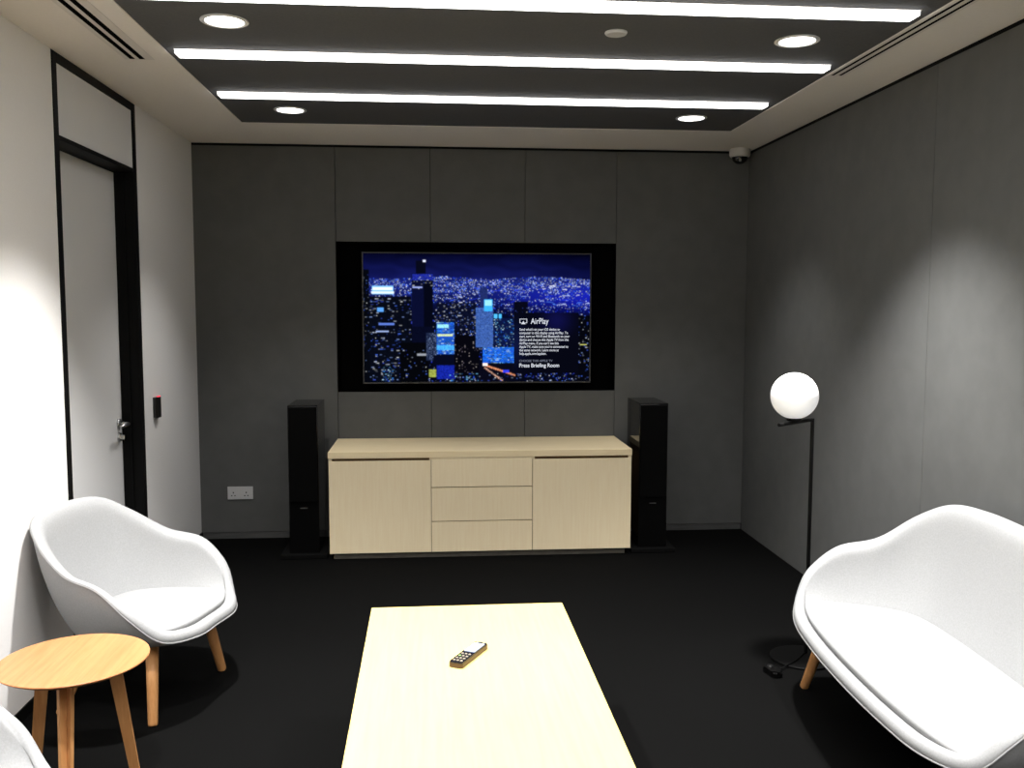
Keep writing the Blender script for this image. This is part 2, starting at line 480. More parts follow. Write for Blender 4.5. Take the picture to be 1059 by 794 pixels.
# ------------------------------------------------------------------ television
tvx, tvz = (-0.485 + 1.078) / 2, (1.055 + 1.946) / 2
tvy = D - 0.004
tv = thing('television', 'wide wall television showing a blue night city skyline', 'television', (tvx, tvy, tvz))
SW, SH = 1.563, 0.891
bz = 0.009
bm = bmesh.new()
W2, H2 = SW / 2, SH / 2
bx(bm, -W2, W2, 0, 0.03, H2 - bz, H2, bev=0.0015, seg=1)
bx(bm, -W2, W2, 0, 0.03, -H2, -H2 + bz + 0.002, bev=0.0015, seg=1)
bx(bm, -W2, -W2 + bz, 0, 0.03, -H2 + bz + 0.002, H2 - bz)
bx(bm, W2 - bz, W2, 0, 0.03, -H2 + bz + 0.002, H2 - bz)
obj('bezel', bm, M['tv_bezel'], tv)
box_obj('casing', (-W2 + 0.02, W2 - 0.02, 0.0302, 0.07, -H2 + 0.02, H2 - 0.02), M['tv_back'], tv, 0.006)
box_obj('wall_bracket', (-0.25, 0.25, 0.0702, ry - tvy - 0.0005, -0.2, 0.2), M['tv_back'], tv)

# the picture: one small quad per picture cell, coloured by an attribute
NX, NY = 324, 184
img = np.zeros((NY, NX, 3))
U = (np.arange(NX) + 0.5) / NX; V = (np.arange(NY) + 0.5) / NY
uu, vv = np.meshgrid(U, V)
S = lambda r, g_, b: np.array(srgb(r, g_, b)[:3])
# sky
k = np.clip(vv / 0.2, 0, 1)[..., None]
img[:] = S(3, 4, 24) * (1 - k) + S(15, 20, 80) * k
img *= (1 - 0.5 * np.clip((uu - 0.72) / 0.25, 0, 1) * (vv < 0.2))[..., None]
cl = 0.5 + 0.5 * np.sin(uu * 17 + 3 * np.sin(vv * 31) + np.sin(uu * 41))
img *= (1 + 0.35 * cl * (vv < 0.19))[..., None]
def soft_noise(sx_, sy_):
    a = rng.random((NY // sy_ + 3, NX // sx_ + 3))
    yy, xx = np.arange(NY) / sy_, np.arange(NX) / sx_
    y0_, x0_ = yy.astype(int), xx.astype(int); fy, fx = (yy - y0_)[:, None], (xx - x0_)[None]
    g = lambda i, j: a[np.ix_(y0_ + i, x0_ + j)]
    return (g(0, 0) * (1 - fx) + g(0, 1) * fx) * (1 - fy) + (g(1, 0) * (1 - fx) + g(1, 1) * fx) * fy
# city base: blue haze near the horizon, black street canyons below
hor = 0.185 + 0.010 * np.sin(uu * 14)
city = vv > hor
hz_ = np.exp(-((vv - 0.24) / 0.13) ** 2)[..., None]
base = S(16, 26, 105) * hz_ + S(4, 6, 20)
img[city] = base[city]
rt_ = city & (uu > 0.5)
img[rt_] += (S(10, 16, 150) * np.exp(-((vv - 0.34) / 0.09) ** 2)[..., None] * np.clip((uu - 0.5) * 2.2, 0, 1)[..., None])[rt_]
cl_ = soft_noise(9, 4) * soft_noise(4, 2)
R_ = rng.random((NY, NX))
dens = np.where(vv < 0.47, (0.62 * np.exp(-((vv - 0.22) / 0.11) ** 2) + 0.22) * cl_ * 2.0, 0.16 * cl_ * 2)
lit = city & (R_ < dens)
pal = np.array([S(60, 95, 255), S(130, 160, 255), S(190, 205, 255), S(40, 60, 235), S(80, 130, 255), S(225, 230, 255)])
pc = pal[rng.integers(0, 6, (NY, NX))] * (rng.random((NY, NX, 1)) ** 1.8 * 1.1 + 0.06)
img[lit] = pc[lit]
for q in range(70):       # streets: broken bright lines running to the horizon
    y_ = int((0.20 + 0.26 * rng.random()) * NY); x_ = int((0.35 + 0.65 * rng.random()) * NX); ln = int(rng.integers(4, 14))
    c_ = pal[rng.integers(0, 6)] * rng.uniform(0.5, 1.0); sl_ = rng.uniform(-0.35, 0.35)
    for k_ in range(ln):
        yy_, xx_ = int(y_ + sl_ * k_), x_ + k_
        if xx_ < NX and rng.random() < 0.8 and yy_ > 0.2 * NY: img[yy_, xx_] = c_

def ix(x): return int(round((x - 118) / 807 * NX))
def iy(y): return int(round((y - 70) / 460 * NY))
def rect(x0, x1, y0, y1, c, noise=0.0):
    a, b, c0, c1 = max(ix(x0), 0), min(ix(x1), NX), max(iy(y0), 0), min(iy(y1), NY)
    blk = np.ones((c1 - c0, b - a, 1)) * c
    if noise:
        blk = blk * rng.uniform(1 - noise, 1 + noise, (c1 - c0, b - a, 1))
    img[c0:c1, a:b] = blk
def windows(x0, x1, y0, y1, p, cols_, run=2, step=2):
    a, b, c0, c1 = max(ix(x0), 0), min(ix(x1), NX), max(iy(y0), 0), min(iy(y1), NY)
    for yy in range(c0, c1, step):
        for xx in range(a, b, 2):
            if rng.random() < p:
                c = cols_[rng.integers(0, len(cols_))] * (0.12 + 0.88 * rng.random() ** 1.6)
                img[yy, xx:min(xx + rng.integers(1, run + 1), b)] = c
cw = [S(190, 200, 225), S(120, 145, 205), S(205, 208, 212), S(70, 110, 230), S(60, 80, 190)]
cb = [S(60, 150, 255), S(120, 200, 255), S(40, 90, 235), S(190, 230, 255)]
dk = S(5, 7, 14)
# middle ground blocks
rect(375, 515, 245, 345, S(8, 12, 34), 0.4); windows(375, 515, 245, 345, 0.30, cw)
rect(580, 660, 300, 400, S(10, 20, 62), 0.4); windows(580, 660, 300, 400, 0.25, cb)
# left edge tower and lit crown block
rect(118, 137, 128, 530, dk); windows(118, 137, 140, 530, 0.10, cw, 1)
rect(137, 285, 222, 530, S(6, 9, 20), 0.4); windows(137, 285, 230, 525, 0.12, cw, 4)
rect(148, 222, 186, 214, S(130, 195, 255)); rect(150, 220, 191, 199, S(235, 248, 255)); rect(146, 224, 205, 212, S(225, 240, 255))
rect(165, 188, 262, 278, S(90, 160, 240)); rect(170, 225, 318, 326, S(90, 120, 210)); rect(160, 205, 345, 350, S(150, 170, 220))
windows(180, 225, 470, 530, 0.4, cb, 2)
# tallest tower
rect(303, 338, 95, 145, S(6, 8, 24)); rect(288, 363, 140, 395, S(8, 12, 44), 0.12); rect(330, 363, 150, 395, S(4, 6, 20), 0.1)
rect(290, 362, 142, 165, S(30, 42, 150), 0.5); windows(290, 362, 142, 200, 0.14, cw, 3)
rect(290, 325, 187, 192, S(150, 165, 230)); rect(327, 338, 92, 101, S(225, 230, 255))
# front black block
rect(246, 345, 388, 530, S(4, 5, 9)); windows(250, 340, 400, 520, 0.07, cw, 2); rect(306, 342, 428, 434, S(150, 155, 165))
rect(288, 363, 330, 388, S(6, 9, 30), 0.2)
# striped slab
rect(338, 374, 352, 452, S(24, 34, 62)); windows(340, 372, 354, 450, 0.75, [S(150, 175, 225), S(120, 140, 190)], 1)
# cyan block
rect(374, 436, 316, 430, S(24, 80, 190), 0.5); windows(374, 436, 316, 430, 0.65, cb, 5)
rect(378, 418, 322, 336, S(150, 225, 240), 0.3); rect(376, 432, 358, 366, S(205, 225, 170), 0.3); rect(374, 436, 398, 414, S(70, 170, 250), 0.4)
# dark stretch and rounded dark block
rect(362, 440, 432, 475, S(5, 8, 28)); rect(374, 440, 470, 520, S(18, 34, 150), 0.6)
rect(436, 527, 372, 512, S(5, 5, 12)); rect(445, 518, 362, 372, S(5, 5, 12)); windows(440, 525, 385, 505, 0.16, [S(200, 190, 190), S(120, 110, 130)], 1)
# pale blue tower with lit cap
rect(514, 576, 262, 405, S(58, 92, 165), 0.35); windows(514, 576, 265, 400, 0.35, [S(110, 150, 215), S(30, 50, 110)], 1)
rect(528, 556, 190, 262, S(30, 42, 98), 0.3)
rect(543, 574, 232, 276, S(60, 175, 255), 0.15); rect(546, 572, 236, 256, S(150, 225, 255), 0.1)
rect(580, 590, 286, 300, S(80, 190, 255)); rect(596, 607, 286, 300, S(80, 190, 255))
# bright street level
rect(540, 652, 405, 462, S(26, 96, 215), 0.6); windows(540, 652, 405, 462, 0.45, cb, 5)
rect(526, 660, 462, 530, S(7, 8, 22), 0.3); windows(526, 925, 500, 530, 0.10, cw, 3)
for q in range(60):
    f_ = q / 59
    rect(545 + f_ * 105, 551 + f_ * 105, 468 + f_ * 36, 473 + f_ * 36, S(235, 150, 110) * rng.uniform(0.5, 1))
for q in range(30):
    f_ = q / 29
    rect(545 + f_ * 60, 550 + f_ * 60, 478 + f_ * 45, 482 + f_ * 45, S(210, 160, 140) * rng.uniform(0.4, 1))
rect(538, 556, 462, 472, S(255, 240, 235)); rect(612, 634, 488, 498, S(50, 60, 230))
rect(348, 372, 486, 512, S(150, 160, 70), 0.5); windows(420, 530, 500, 530, 0.3, cb, 3)
# right margin and the notice card
rect(880, 925, 290, 530, S(4, 5, 12), 0.3); windows(885, 922, 290, 525, 0.13, cw, 2)
rect(890, 915, 394, 398, S(220, 220, 120)); rect(652, 700, 240, 282, S(6, 7, 22), 0.3); windows(655, 700, 262, 280, 0.2, cw, 1)
# slight softness of a photographed panel
pad = np.pad(img, ((1, 1), (1, 1), (0, 0)), 'edge')
img = 0.56 * img + 0.08 * (pad[:-2, 1:-1] + pad[2:, 1:-1] + pad[1:-1, :-2] + pad[1:-1, 2:]) + 0.03 * (pad[:-2, :-2] + pad[2:, 2:] + pad[:-2, 2:] + pad[2:, :-2])
a_, b_, c_, d_ = ix(652), ix(884), iy(280), iy(500)
gx, gy = np.meshgrid(np.linspace(0, 1, b_ - a_), np.linspace(0, 1, d_ - c_))
card = S(5, 6, 17) + S(8, 8, 60)[None, None, :] * np.exp(-(((gx - 0.66) / 0.2) ** 2 + ((gy - 0.12) / 0.2) ** 2))[..., None] \
    + S(8, 16, 52)[None, None, :] * np.exp(-((gx / 0.15) ** 2 + ((gy - 0.5) / 0.3) ** 2))[..., None]
img[c_:d_, a_:b_] = card

sw, sh = SW - 2 * bz, SH - 2 * bz - 0.002
xs = np.linspace(-sw / 2, sw / 2, NX + 1); zs = np.linspace(H2 - bz, -H2 + bz + 0.002, NY + 1)
gx, gz = np.meshgrid(xs, zs)
co = np.stack([gx.ravel(), np.full(gx.size, 0.0035), gz.ravel()], 1)
i0 = (np.arange(NY)[:, None] * (NX + 1) + np.arange(NX)[None]).ravel()
faces = np.stack([i0, i0 + NX + 1, i0 + NX + 2, i0 + 1], 1)
me = bpy.data.meshes.new('screen')
me.from_pydata(co.tolist(), [], faces.tolist())
ca = me.color_attributes.new('picture', 'FLOAT_COLOR', 'CORNER')
arr = np.ones((NX * NY, 4, 4), dtype=np.float32); arr[:, :, :3] = img.reshape(-1, 1, 3)
ca.data.foreach_set('color', arr.ravel())
ms = bpy.data.materials.new('screen_picture'); ms.use_nodes = True
nt = ms.node_tree; nt.nodes.clear()
oo = nt.nodes.new('ShaderNodeOutputMaterial'); em = nt.nodes.new('ShaderNodeEmission'); at = nt.nodes.new('ShaderNodeVertexColor')
at.layer_name = 'picture'; em.inputs['Strength'].default_value = 1.2
nt.links.new(at.outputs['Color'], em.inputs['Color']); nt.links.new(em.outputs[0], oo.inputs['Surface'])
me.materials.append(ms)
scr = bpy.data.objects.new('screen', me); COL.objects.link(scr); scr.parent = tv

def text_mesh(name, body, x0, zb, width, height_line, m, parent, bold=0.0, lines_gap=None):
    """text on the screen plane, left edge x0, first baseline zb, widest line fitted to width"""
    cu = bpy.data.curves.new(name, 'FONT'); cu.body = body; cu.size = height_line; cu.offset = bold
    if lines_gap:
        cu.space_line = lines_gap
    o = bpy.data.objects.new(name, cu); COL.objects.link(o)
    dg = bpy.context.evaluated_depsgraph_get(); dg.update()
    me = bpy.data.meshes.new_from_object(o.evaluated_get(dg))
    bpy.data.objects.remove(o)
    xs_ = [v.co.x for v in me.vertices]
    s = width / (max(xs_) - min(xs_)); x_min = min(xs_)
    for v in me.vertices:
        x, y = (v.co.x - x_min) * s, v.co.y
        v.co = (x0 + x, 0.0022, zb + y)
    me.materials.clear(); me.materials.append(m)
    o = bpy.data.objects.new(name, me); COL.objects.link(o); o.parent = parent
    return o
PXM = D / 950.77 * 1.0055     # metres per photo pixel on the television wall
def sx(px): return (px - 374.0) / (612.0 - 374.0) * (1.078 + 0.485) - 0.485 - tvx
def sz(py): return 1.946 - (py - 260.6) / (396.3 - 260.6) * 0.891 - tvz
text_mesh('title_text', 'AirPlay', sx(548.3), sz(334.2), 18.6 * PXM, 0.056, M['text_white'], scr, 0.0006)
body = ("Send what\u2019s on your iOS device or\ncomputer to this display using AirPlay. To\nstart, turn on Wi-Fi and Bluetooth on your\n"
        "device and choose this Apple TV from the\nAirPlay menu. If you can\u2019t see this\nApple TV, make sure you\u2019re connected to\n"
        "the same network. Learn more at\nhelp.apple.com/appletv.")
text_mesh('body_text', body, sx(536.4), sz(341.2), 52.3 * PXM, 0.0238, M['text_white'], scr, 0.0003, 1.0)
text_mesh('caption_text', 'CHOOSE THIS APPLE TV', sx(536.4), sz(374.0), 34.5 * PXM, 0.021, M['text_dim'], scr, 0.0002)
text_mesh('room_text', 'Press Briefing Room', sx(536.4), sz(379.6), 41.6 * PXM, 0.037, M['text_white'], scr, 0.0006)
# screen-mirroring pictogram: rounded outline with a triangle under it
bm = bmesh.new()
cx_, cz_ = sx(540.6), sz(331.4)
wo, ho, th_ = 0.026, 0.0165, 0.0042
def quad(x0, x1, z0, z1):
    bm.faces.new([bm.verts.new((cx_ + x, 0.0022, cz_ + z)) for x, z in ((x0, z0), (x1, z0), (x1, z1), (x0, z1))])
quad(-wo, wo, ho - th_, ho); quad(-wo, -wo + th_, -ho + 0.006, ho - th_); quad(wo - th_, wo, -ho + 0.006, ho - th_)
quad(-wo, -0.013, -ho + 0.003, -ho + 0.003 + th_); quad(0.013, wo, -ho + 0.003, -ho + 0.003 + th_)
bm.faces.new([bm.verts.new((cx_ + x, 0.0020, cz_ + z)) for x, z in ((-0.0155, -ho - 0.004), (0.0155, -ho - 0.004), (0, 0.002))])
obj('mirroring_icon', bm, M['text_white'], scr)

# ------------------------------------------------------------------ sideboard
CX0, CX1, CYF, CYB = -0.6577, 1.2451, 5.7055, D - 0.003
ccx = (CX0 + CX1) / 2
cab = thing('sideboard', 'long pale ash sideboard with two doors and three drawers under the television', 'sideboard', (ccx, CYF, 0))
def crel(x0, x1, y0, y1, z0, z1): return (x0 - ccx, x1 - ccx, y0 - CYF, y1 - CYF, z0, z1)
box_obj('top', crel(CX0 - 0.004, CX1 + 0.004, CYF - 0.003, CYB, 0.6405, 0.6812), M['ash_long'], cab, 0.0015, 1)
bm = bmesh.new()
ft = 0.020
bx(bm, *crel(CX0, CX0 + 0.018, CYF + ft, CYB, 0.04, 0.640))
bx(bm, *crel(CX1 - 0.018, CX1, CYF + ft, CYB, 0.04, 0.640))
bx(bm, *crel(CX0 + 0.018, CX1 - 0.018, CYF + ft + 0.02, CYB, 0.04, 0.058))
bx(bm, *crel(CX0 + 0.018, CX1 - 0.018, CYB - 0.012, CYB, 0.058, 0.640))
bx(bm, *crel(CX0 + 0.018, CX1 - 0.018, CYF + 0.055, CYF + 0.07, 0.56, 0.640))
for x in (-0.024, 0.612):
    bx(bm, *crel(x - 0.009, x + 0.009, CYF + ft, CYB - 0.012, 0.058, 0.640))
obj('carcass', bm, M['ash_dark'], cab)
# side cheeks flush with the fronts, rails over the fronts
for a, b, z in ((CX0, CX0 + 0.0185, 0.0402), (CX1 - 0.0185, CX1, 0.0402)):
    box_obj('side_cheek', crel(a, b, CYF, CYF + ft, z, 0.6403), M['ash'], cab)
for a, b, z in ((-0.036, -0.0240, 0.6245), (0.6120, 0.626, 0.6245), (-0.0232, 0.6108, 0.6285)):
    box_obj('rail', crel(a, b, CYF, CYF + ft, z, 0.6403), M['ash'], cab)
for a, b in ((CX0 + 0.0, -0.0262), (0.6142, CX1)):
    bm = bmesh.new()
    bx(bm, *crel(a + 0.0008, b, CYF - 0.001, CYF + 0.018, 0.0405, 0.6225), bev=0.001, seg=1)
    obj('door', bm, M['ash'], cab)
for z0, z1 in ((0.0405, 0.2315), (0.2375, 0.4475), (0.4535, 0.6275)):
    bm = bmesh.new()
    bx(bm, *crel(-0.0232, 0.6108, CYF - 0.001, CYF + 0.018, z0, z1), bev=0.001, seg=1)
    obj('drawer', bm, M['ash'], cab)
box_obj('plinth', crel(CX0 + 0.022, CX1 - 0.030, CYF + 0.03, CYB - 0.02, 0.0, 0.0395), M['kick'], cab)

# ------------------------------------------------------------------ floor-standing speakers
SPW, SPD, SPH = 0.186, 0.37, 0.967
sp = thing('floor_speaker', 'tall glossy black tower speaker left of the sideboard', 'speaker', (-0.8215, 5.772, 0), 0, 'tower speakers either side of the sideboard')
bm = bmesh.new()
bx(bm, -SPW / 2, SPW / 2, 0.0, SPD, 0.032, SPH, bev=0.004, seg=2)
obj('enclosure', bm, M['piano_black'], sp)
bm = bmesh.new()
bx(bm, -SPW / 2 + 0.006, SPW / 2 - 0.006, -0.010, -0.0003, 0.36, SPH - 0.012, bev=0.004, seg=2)
obj('grille', bm, M['grille'], sp)
box_obj('badge', (-0.022, 0.022, -0.003, -0.0003, 0.316, 0.3215), M['badge'], sp)
bm = bmesh.new()
bx(bm, -0.145, 0.145, -0.035, SPD + 0.03, 0.0, 0.0315, bev=0.006, seg=2)
obj('plinth', bm, M['plastic_matte'], sp)
dup(sp, (1.398, 5.752, 0), 0, 'tall glossy black tower speaker right of the sideboard')

# ------------------------------------------------------------------ meeting table and remote
TT = 0.42
tb = thing('coffee_table', 'long pale ash low table in the middle of the room, with the remote on it', 'table', (0.13, 2.60, 0))
ty0, ty1 = 1.72 - 2.60, 3.515 - 2.60
bm = bmesh.new()
bx(bm, -0.3725, 0.3725, ty0, ty1, TT - 0.036, TT, bev=0.0015, seg=1)
top = obj('tabletop', bm, M['ash_table'], tb)
bm = bmesh.new()
for s in (-1, 1):
    bx(bm, s * 0.25 - 0.012, s * 0.25 + 0.012, ty0 + 0.16, ty1 - 0.16, TT - 0.10, TT - 0.0365)
for y in (ty0 + 0.16, ty1 - 0.16):
    bx(bm, -0.238, 0.238, y - 0.012, y + 0.012, TT - 0.10, TT - 0.0365)
obj('apron', bm, M['ash_table'], tb)
for s in (-1, 1):
    for y in (ty0 + 0.13, ty1 - 0.13):
        box_obj('leg', (s * 0.27 - 0.025, s * 0.27 + 0.025, y - 0.025, y + 0.025, 0, TT - 0.0365), M['ash_table'], tb, 0.003)
tb.rotation_euler = (0, 0, 0.006)

ra = math.atan2(0.183, 0.10)
rem = thing('remote_control', 'slim dark remote control with silver pad lying on the table', 'remote control', (0.1085, 2.978, TT), ra - PI / 2)
bm = bmesh.new()
prism(bm, rrect(0.050, 0.200, 0.010), 0.0004, 0.015)
obj('case', bm, M['remote_side'], rem)
bm = bmesh.new()
prism(bm, rrect(0.047, 0.197, 0.009), 0.0152, 0.0185)
obj('face', bm, M['remote_black'], rem)
bm = bmesh.new()
prism(bm, rrect(0.040, 0.082, 0.005), 0.0187, 0.0200)
bmesh.ops.translate(bm, verts=bm.verts, vec=(0, 0.043, 0))
obj('touch_pad', bm, M['remote_silver'], rem)
def rbutton(x, y, r, m):
    bm = bmesh.new()
    lathe(bm, [(0, 0.0187), (r, 0.0187), (r, 0.0202), (r * 0.8, 0.0210), (0, 0.0212)], 14, x, y)
    obj('button', bm, m, rem)
for j, y in enumerate((-0.020, -0.040, -0.060, -0.080)):
    for i, x in enumerate((-0.013, 0.0, 0.013)):
        rbutton(x, y, 0.0048, M['remote_green'] if (i, j) == (0, 1) else M['remote_button'])
rbutton(-0.012, 0.091, 0.004, M['remote_button']); rbutton(0.012, 0.091, 0.004, M['remote_button'])

# ------------------------------------------------------------------ shell seating
def closed_spline(pts, n):
    P = np.array(pts, float); N = len(P); out = []
    for i in range(N):
        a, b, c, d = P[(i - 1) % N], P[i], P[(i + 1) % N], P[(i + 2) % N]
        for k in range(n):
            t_ = k / n
            out.append(.5 * ((2 * b) + (-a + c) * t_ + (2 * a - 5 * b + 4 * c - d) * t_ ** 2 + (-a + 3 * b - 3 * c + d) * t_ ** 3))
    return np.array(out)

def rim_curve(half, n):
    h = np.array(half, float)
    m = h[1:-1][::-1] * np.array([-1, 1, 1])
    return closed_spline(np.vstack([h, m]), n)

def smooth_closed(A, it):
    for _ in range(it):
        A = 0.5 * A + 0.25 * (np.roll(A, 1, 0) + np.roll(A, -1, 0))
    return A

def grid_bm(rows, cap_first=None, cap_last=None):
    bm = bmesh.new()
    vr = [[bm.verts.new(p) for p in r] for r in rows]
    n = len(vr[0])
    for a, b in zip(vr[:-1], vr[1:]):
        for k in range(n):
            bm.faces.new((a[k], a[(k + 1) % n], b[(k + 1) % n], b[k]))
    if cap_first is not None:
        c = bm.verts.new(cap_first)
        for k in range(n):
            bm.faces.new((c, vr[0][(k + 1) % n], vr[0][k]))
    if cap_last is not None:
        c = bm.verts.new(cap_last)
        for k in range(n):
            bm.faces.new((c, vr[-1][k], vr[-1][(k + 1) % n]))
    return bm

def add_subsurf(o, lv=1):
    md = o.modifiers.new('smooth_shape', 'SUBSURF'); md.levels = lv; md.render_levels = lv

def shell_seat(name, label, cat, half, stretch_x, feet, loc, rotz, group=None):
    """half: rim points from the front lip to the back centre. stretch_x: straight middle part each side."""
    root = thing(name, label, cat, loc, rotz, group)
    Rm = rim_curve(half, 6); n = len(Rm)
    sgn = np.sign(Rm[:, 0]); core = np.maximum(np.abs(Rm[:, 0]) - stretch_x, 0) if stretch_x else np.abs(Rm[:, 0])
    # base ring: shrunken rounded plan
    B = np.zeros_like(Rm)
    if stretch_x:
        B[:, 0] = Rm[:, 0] * 0.80
    else:
        B[:, 0] = Rm[:, 0] * 0.62
    B[:, 1] = Rm[:, 1] * 0.60 + 0.0
    B[:, 2] = 0.258 + 0.026 * np.clip(Rm[:, 1] / 0.25, 0, 1)
    zb = half[0][2] + 0.041
    B = smooth_closed(B, 2)
    T = np.array([0.0, 0.16, 0.32, 0.48, 0.63, 0.76, 0.87, 0.95])
    outer = []
    for t_ in T:
        hh = 0.55 * math.sin(PI / 2 * t_) + 0.45 * t_
        vz = 0.55 * t_ ** 1.7 + 0.45 * t_
        q = B + (Rm - B) * np.array([hh, hh, vz])
        outer.append(q)
    G = np.array(outer + [Rm])
    dS = np.roll(G, -1, 1) - np.roll(G, 1, 1)
    dT = np.gradient(G, axis=0)
    Nn = np.cross(dS, dT); Nn /= np.linalg.norm(Nn, axis=2, keepdims=True) + 1e-9
    # make the normals point inwards
    ctr = np.array([0, 0, 0.75])
    s_in = np.sign(((ctr - G) * Nn).sum(2).mean())
    Nn = Nn * s_in
    Nn = np.array([smooth_closed(r, 2) for r in Nn]); Nn /= np.linalg.norm(Nn, axis=2, keepdims=True) + 1e-9
    th = 0.046
    inner = G[:-1] + Nn[:-1] * th
    rimN = Nn[-1].copy()
    # padded roll on top of the seam: tall at the front lip, slim along the arms and the back
    wf = 1 - np.clip((Rm[:, 2] - 0.37) / 0.15, 0, 1); wf = (wf * wf * (3 - 2 * wf))[:, None]
    wf = smooth_closed(wf, 6)
    inh = rimN * np.array([1, 1, 0]); inh /= np.linalg.norm(inh, axis=1, keepdims=True) + 1e-9
    upv_ = np.array([0, 0, 1.0])
    r1 = Rm - inh * 0.004 + upv_ * (0.005 + 0.004 * wf)
    r2 = Rm - inh * (0.001 - 0.002 * wf) + upv_ * (0.008 + 0.024 * wf)
    crest_a = Rm + inh * (0.010 + 0.008 * wf) + upv_ * (0.012 + 0.029 * wf)
    crest_b = Rm + inh * (0.024 + 0.014 * wf) + upv_ * (0.007 + 0.030 * wf)
    crest_c = Rm + inh * (0.037 + 0.013 * wf) + upv_ * (-0.008 + 0.018 * wf)
    low = [r * 1.0 for r in inner[::-1]]
    rows = [r for r in outer] + [Rm, r1, r2, crest_a, crest_b, crest_c] + low
    bm = grid_bm(rows, cap_first=(0, 0, 0.256), cap_last=(0, 0, 0.262 + th))
    sh = obj('shell', bm, M['chair_wool'], root, smooth=True); add_subsurf(sh, 1)
    # seam piping just outside the rim
    pp = Rm - inh * 0.0015 + upv_ * 0.0005
    ppts = [tuple(p) for p in pp] + [tuple(pp[0])]
    bm = bmesh.new(); tube(bm, ppts, 0.0030, 6, caps=False)
    obj('piping', bm, M['chair_pipe'], root, smooth=True)
    # seat cushion: plan from the inside of the shell at cushion height
    zc = zb + 0.008
    O = np.zeros((n, 2))
    for k_ in range(n):
        col = inner[:, k_, :]
        ins = (Rm[k_] + rimN[k_] * 0.0)[:2]
        nrm2 = rimN[k_][:2]
        d = np.linalg.norm(ins)
        inset = ins + inh[k_][:2] * 0.041
        zz = col[:, 2]
        if zz[-1] > zc + 0.01:
            j = int(np.argmax(zz > zc)); j = max(j, 1)
            f_ = (zc - zz[j - 1]) / (zz[j] - zz[j - 1] + 1e-9)
            sec = (col[j - 1] + (col[j] - col[j - 1]) * np.clip(f_, 0, 1))[:2]
        else:
            sec = inset
        w = float(np.clip((Rm[k_][2] - half[0][2] - 0.02) / 0.12, 0, 1)); w = w * w * (3 - 2 * w)
        O[k_] = inset * (1 - w) + sec * w
    O3 = smooth_closed(np.hstack([O, np.zeros((n, 1))]), 14)
    cen = O3.mean(0)
    def ring(s, z, ins=0.0):
        q = O3.copy()
        nr = np.roll(q, -1, 0) - np.roll(q, 1, 0); nr = np.stack([nr[:, 1], -nr[:, 0]], 1); nr /= np.linalg.norm(nr, axis=1, keepdims=True)
        if ((q[:, :2] - cen[:2]) * nr).sum() < 0: nr = -nr
        q[:, :2] = cen[:2] + (q[:, :2] - cen[:2]) * s - nr * ins
        q[:, 2] = z
        return q
    rows = [ring(0.85, zb - 0.040), ring(1, zb - 0.036, 0.012), ring(1, zb - 0.018, 0.005), ring(1, zb - 0.004, 0.000), ring(1, zb + 0.006, -0.002), ring(1, zb + 0.013, 0.002), ring(1, zb + 0.018, 0.011),
            ring(0.94, zb + 0.021, 0.016), ring(0.75, zb + 0.026, 0.02), ring(0.45, zb + 0.031, 0.01), ring(0.2, zb + 0.033, 0.0)]
    bm = grid_bm(rows, cap_first=(cen[0], cen[1], zb - 0.040), cap_last=(cen[0], cen[1], zb + 0.0335))
    cu = obj('seat_cushion', bm, M['chair_wool'], root, smooth=True); add_subsurf(cu, 1)
    for (fx, fy), (tx, ty) in feet:
        bm = bmesh.new()
        p0 = Vector((fx, fy, 0.0)); p1 = Vector((tx, ty, 0.285))
        pts = [p0, p0.lerp(p1, 0.012), p0.lerp(p1, 0.03), p0.lerp(p1, 0.5), p1]
        tube(bm, pts, [0.0145, 0.0175, 0.0185, 0.0215, 0.0245], 20)
        obj('leg', bm, M['oak_leg'], root, smooth=True)
    return root

chair_half = [(0, .284, .310), (.157, .281, .313), (.289, .212, .333), (.371, .135, .437), (.389, .021, .546), (.362, -.132, .587), (.304, -.277, .680), (.205, -.370, .752), (0, -.394, .770)]
chair_feet = [((s * .273, .155), (s * .205, .120)) for s in (1, -1)] + [((s * .245, -.255), (s * .165, -.155)) for s in (1, -1)]
def yaw_of(phi): return phi - PI / 2          # local +Y is the front
GA = 'shell armchairs along the white wall'
ch = shell_seat('lounge_armchair', 'off-white shell armchair with oak legs in front of the door, behind the round side table', 'armchair',
                chair_half, 0.0, chair_feet, (-1.151, 3.765, 0), yaw_of(-0.257), GA)
dup(ch, (-1.166, 2.131, 0), yaw_of(0.262), 'off-white shell armchair in the lower left corner, only its arm in view')

sofa_half = [(0, .285, .318), (.311, .276, .319), (.546, .251, .326), (.707, .196, .360), (.772, .125, .465), (.768, .007, .568), (.716, -.141, .617), (.660, -.275, .720), (.537, -.365, .795), (.302, -.390, .816), (0, -.396, .812)]
sofa_feet = [((s * .680, .160), (s * .560, .120)) for s in (1, -1)] + [((s * .640, -.255), (s * .50, -.155)) for s in (1, -1)]
shell_seat('lounge_sofa', 'off-white two-seat shell sofa against the grey right wall', 'sofa',
           sofa_half, 0.35, sofa_feet, (1.650, 2.920, 0), yaw_of(3.079))

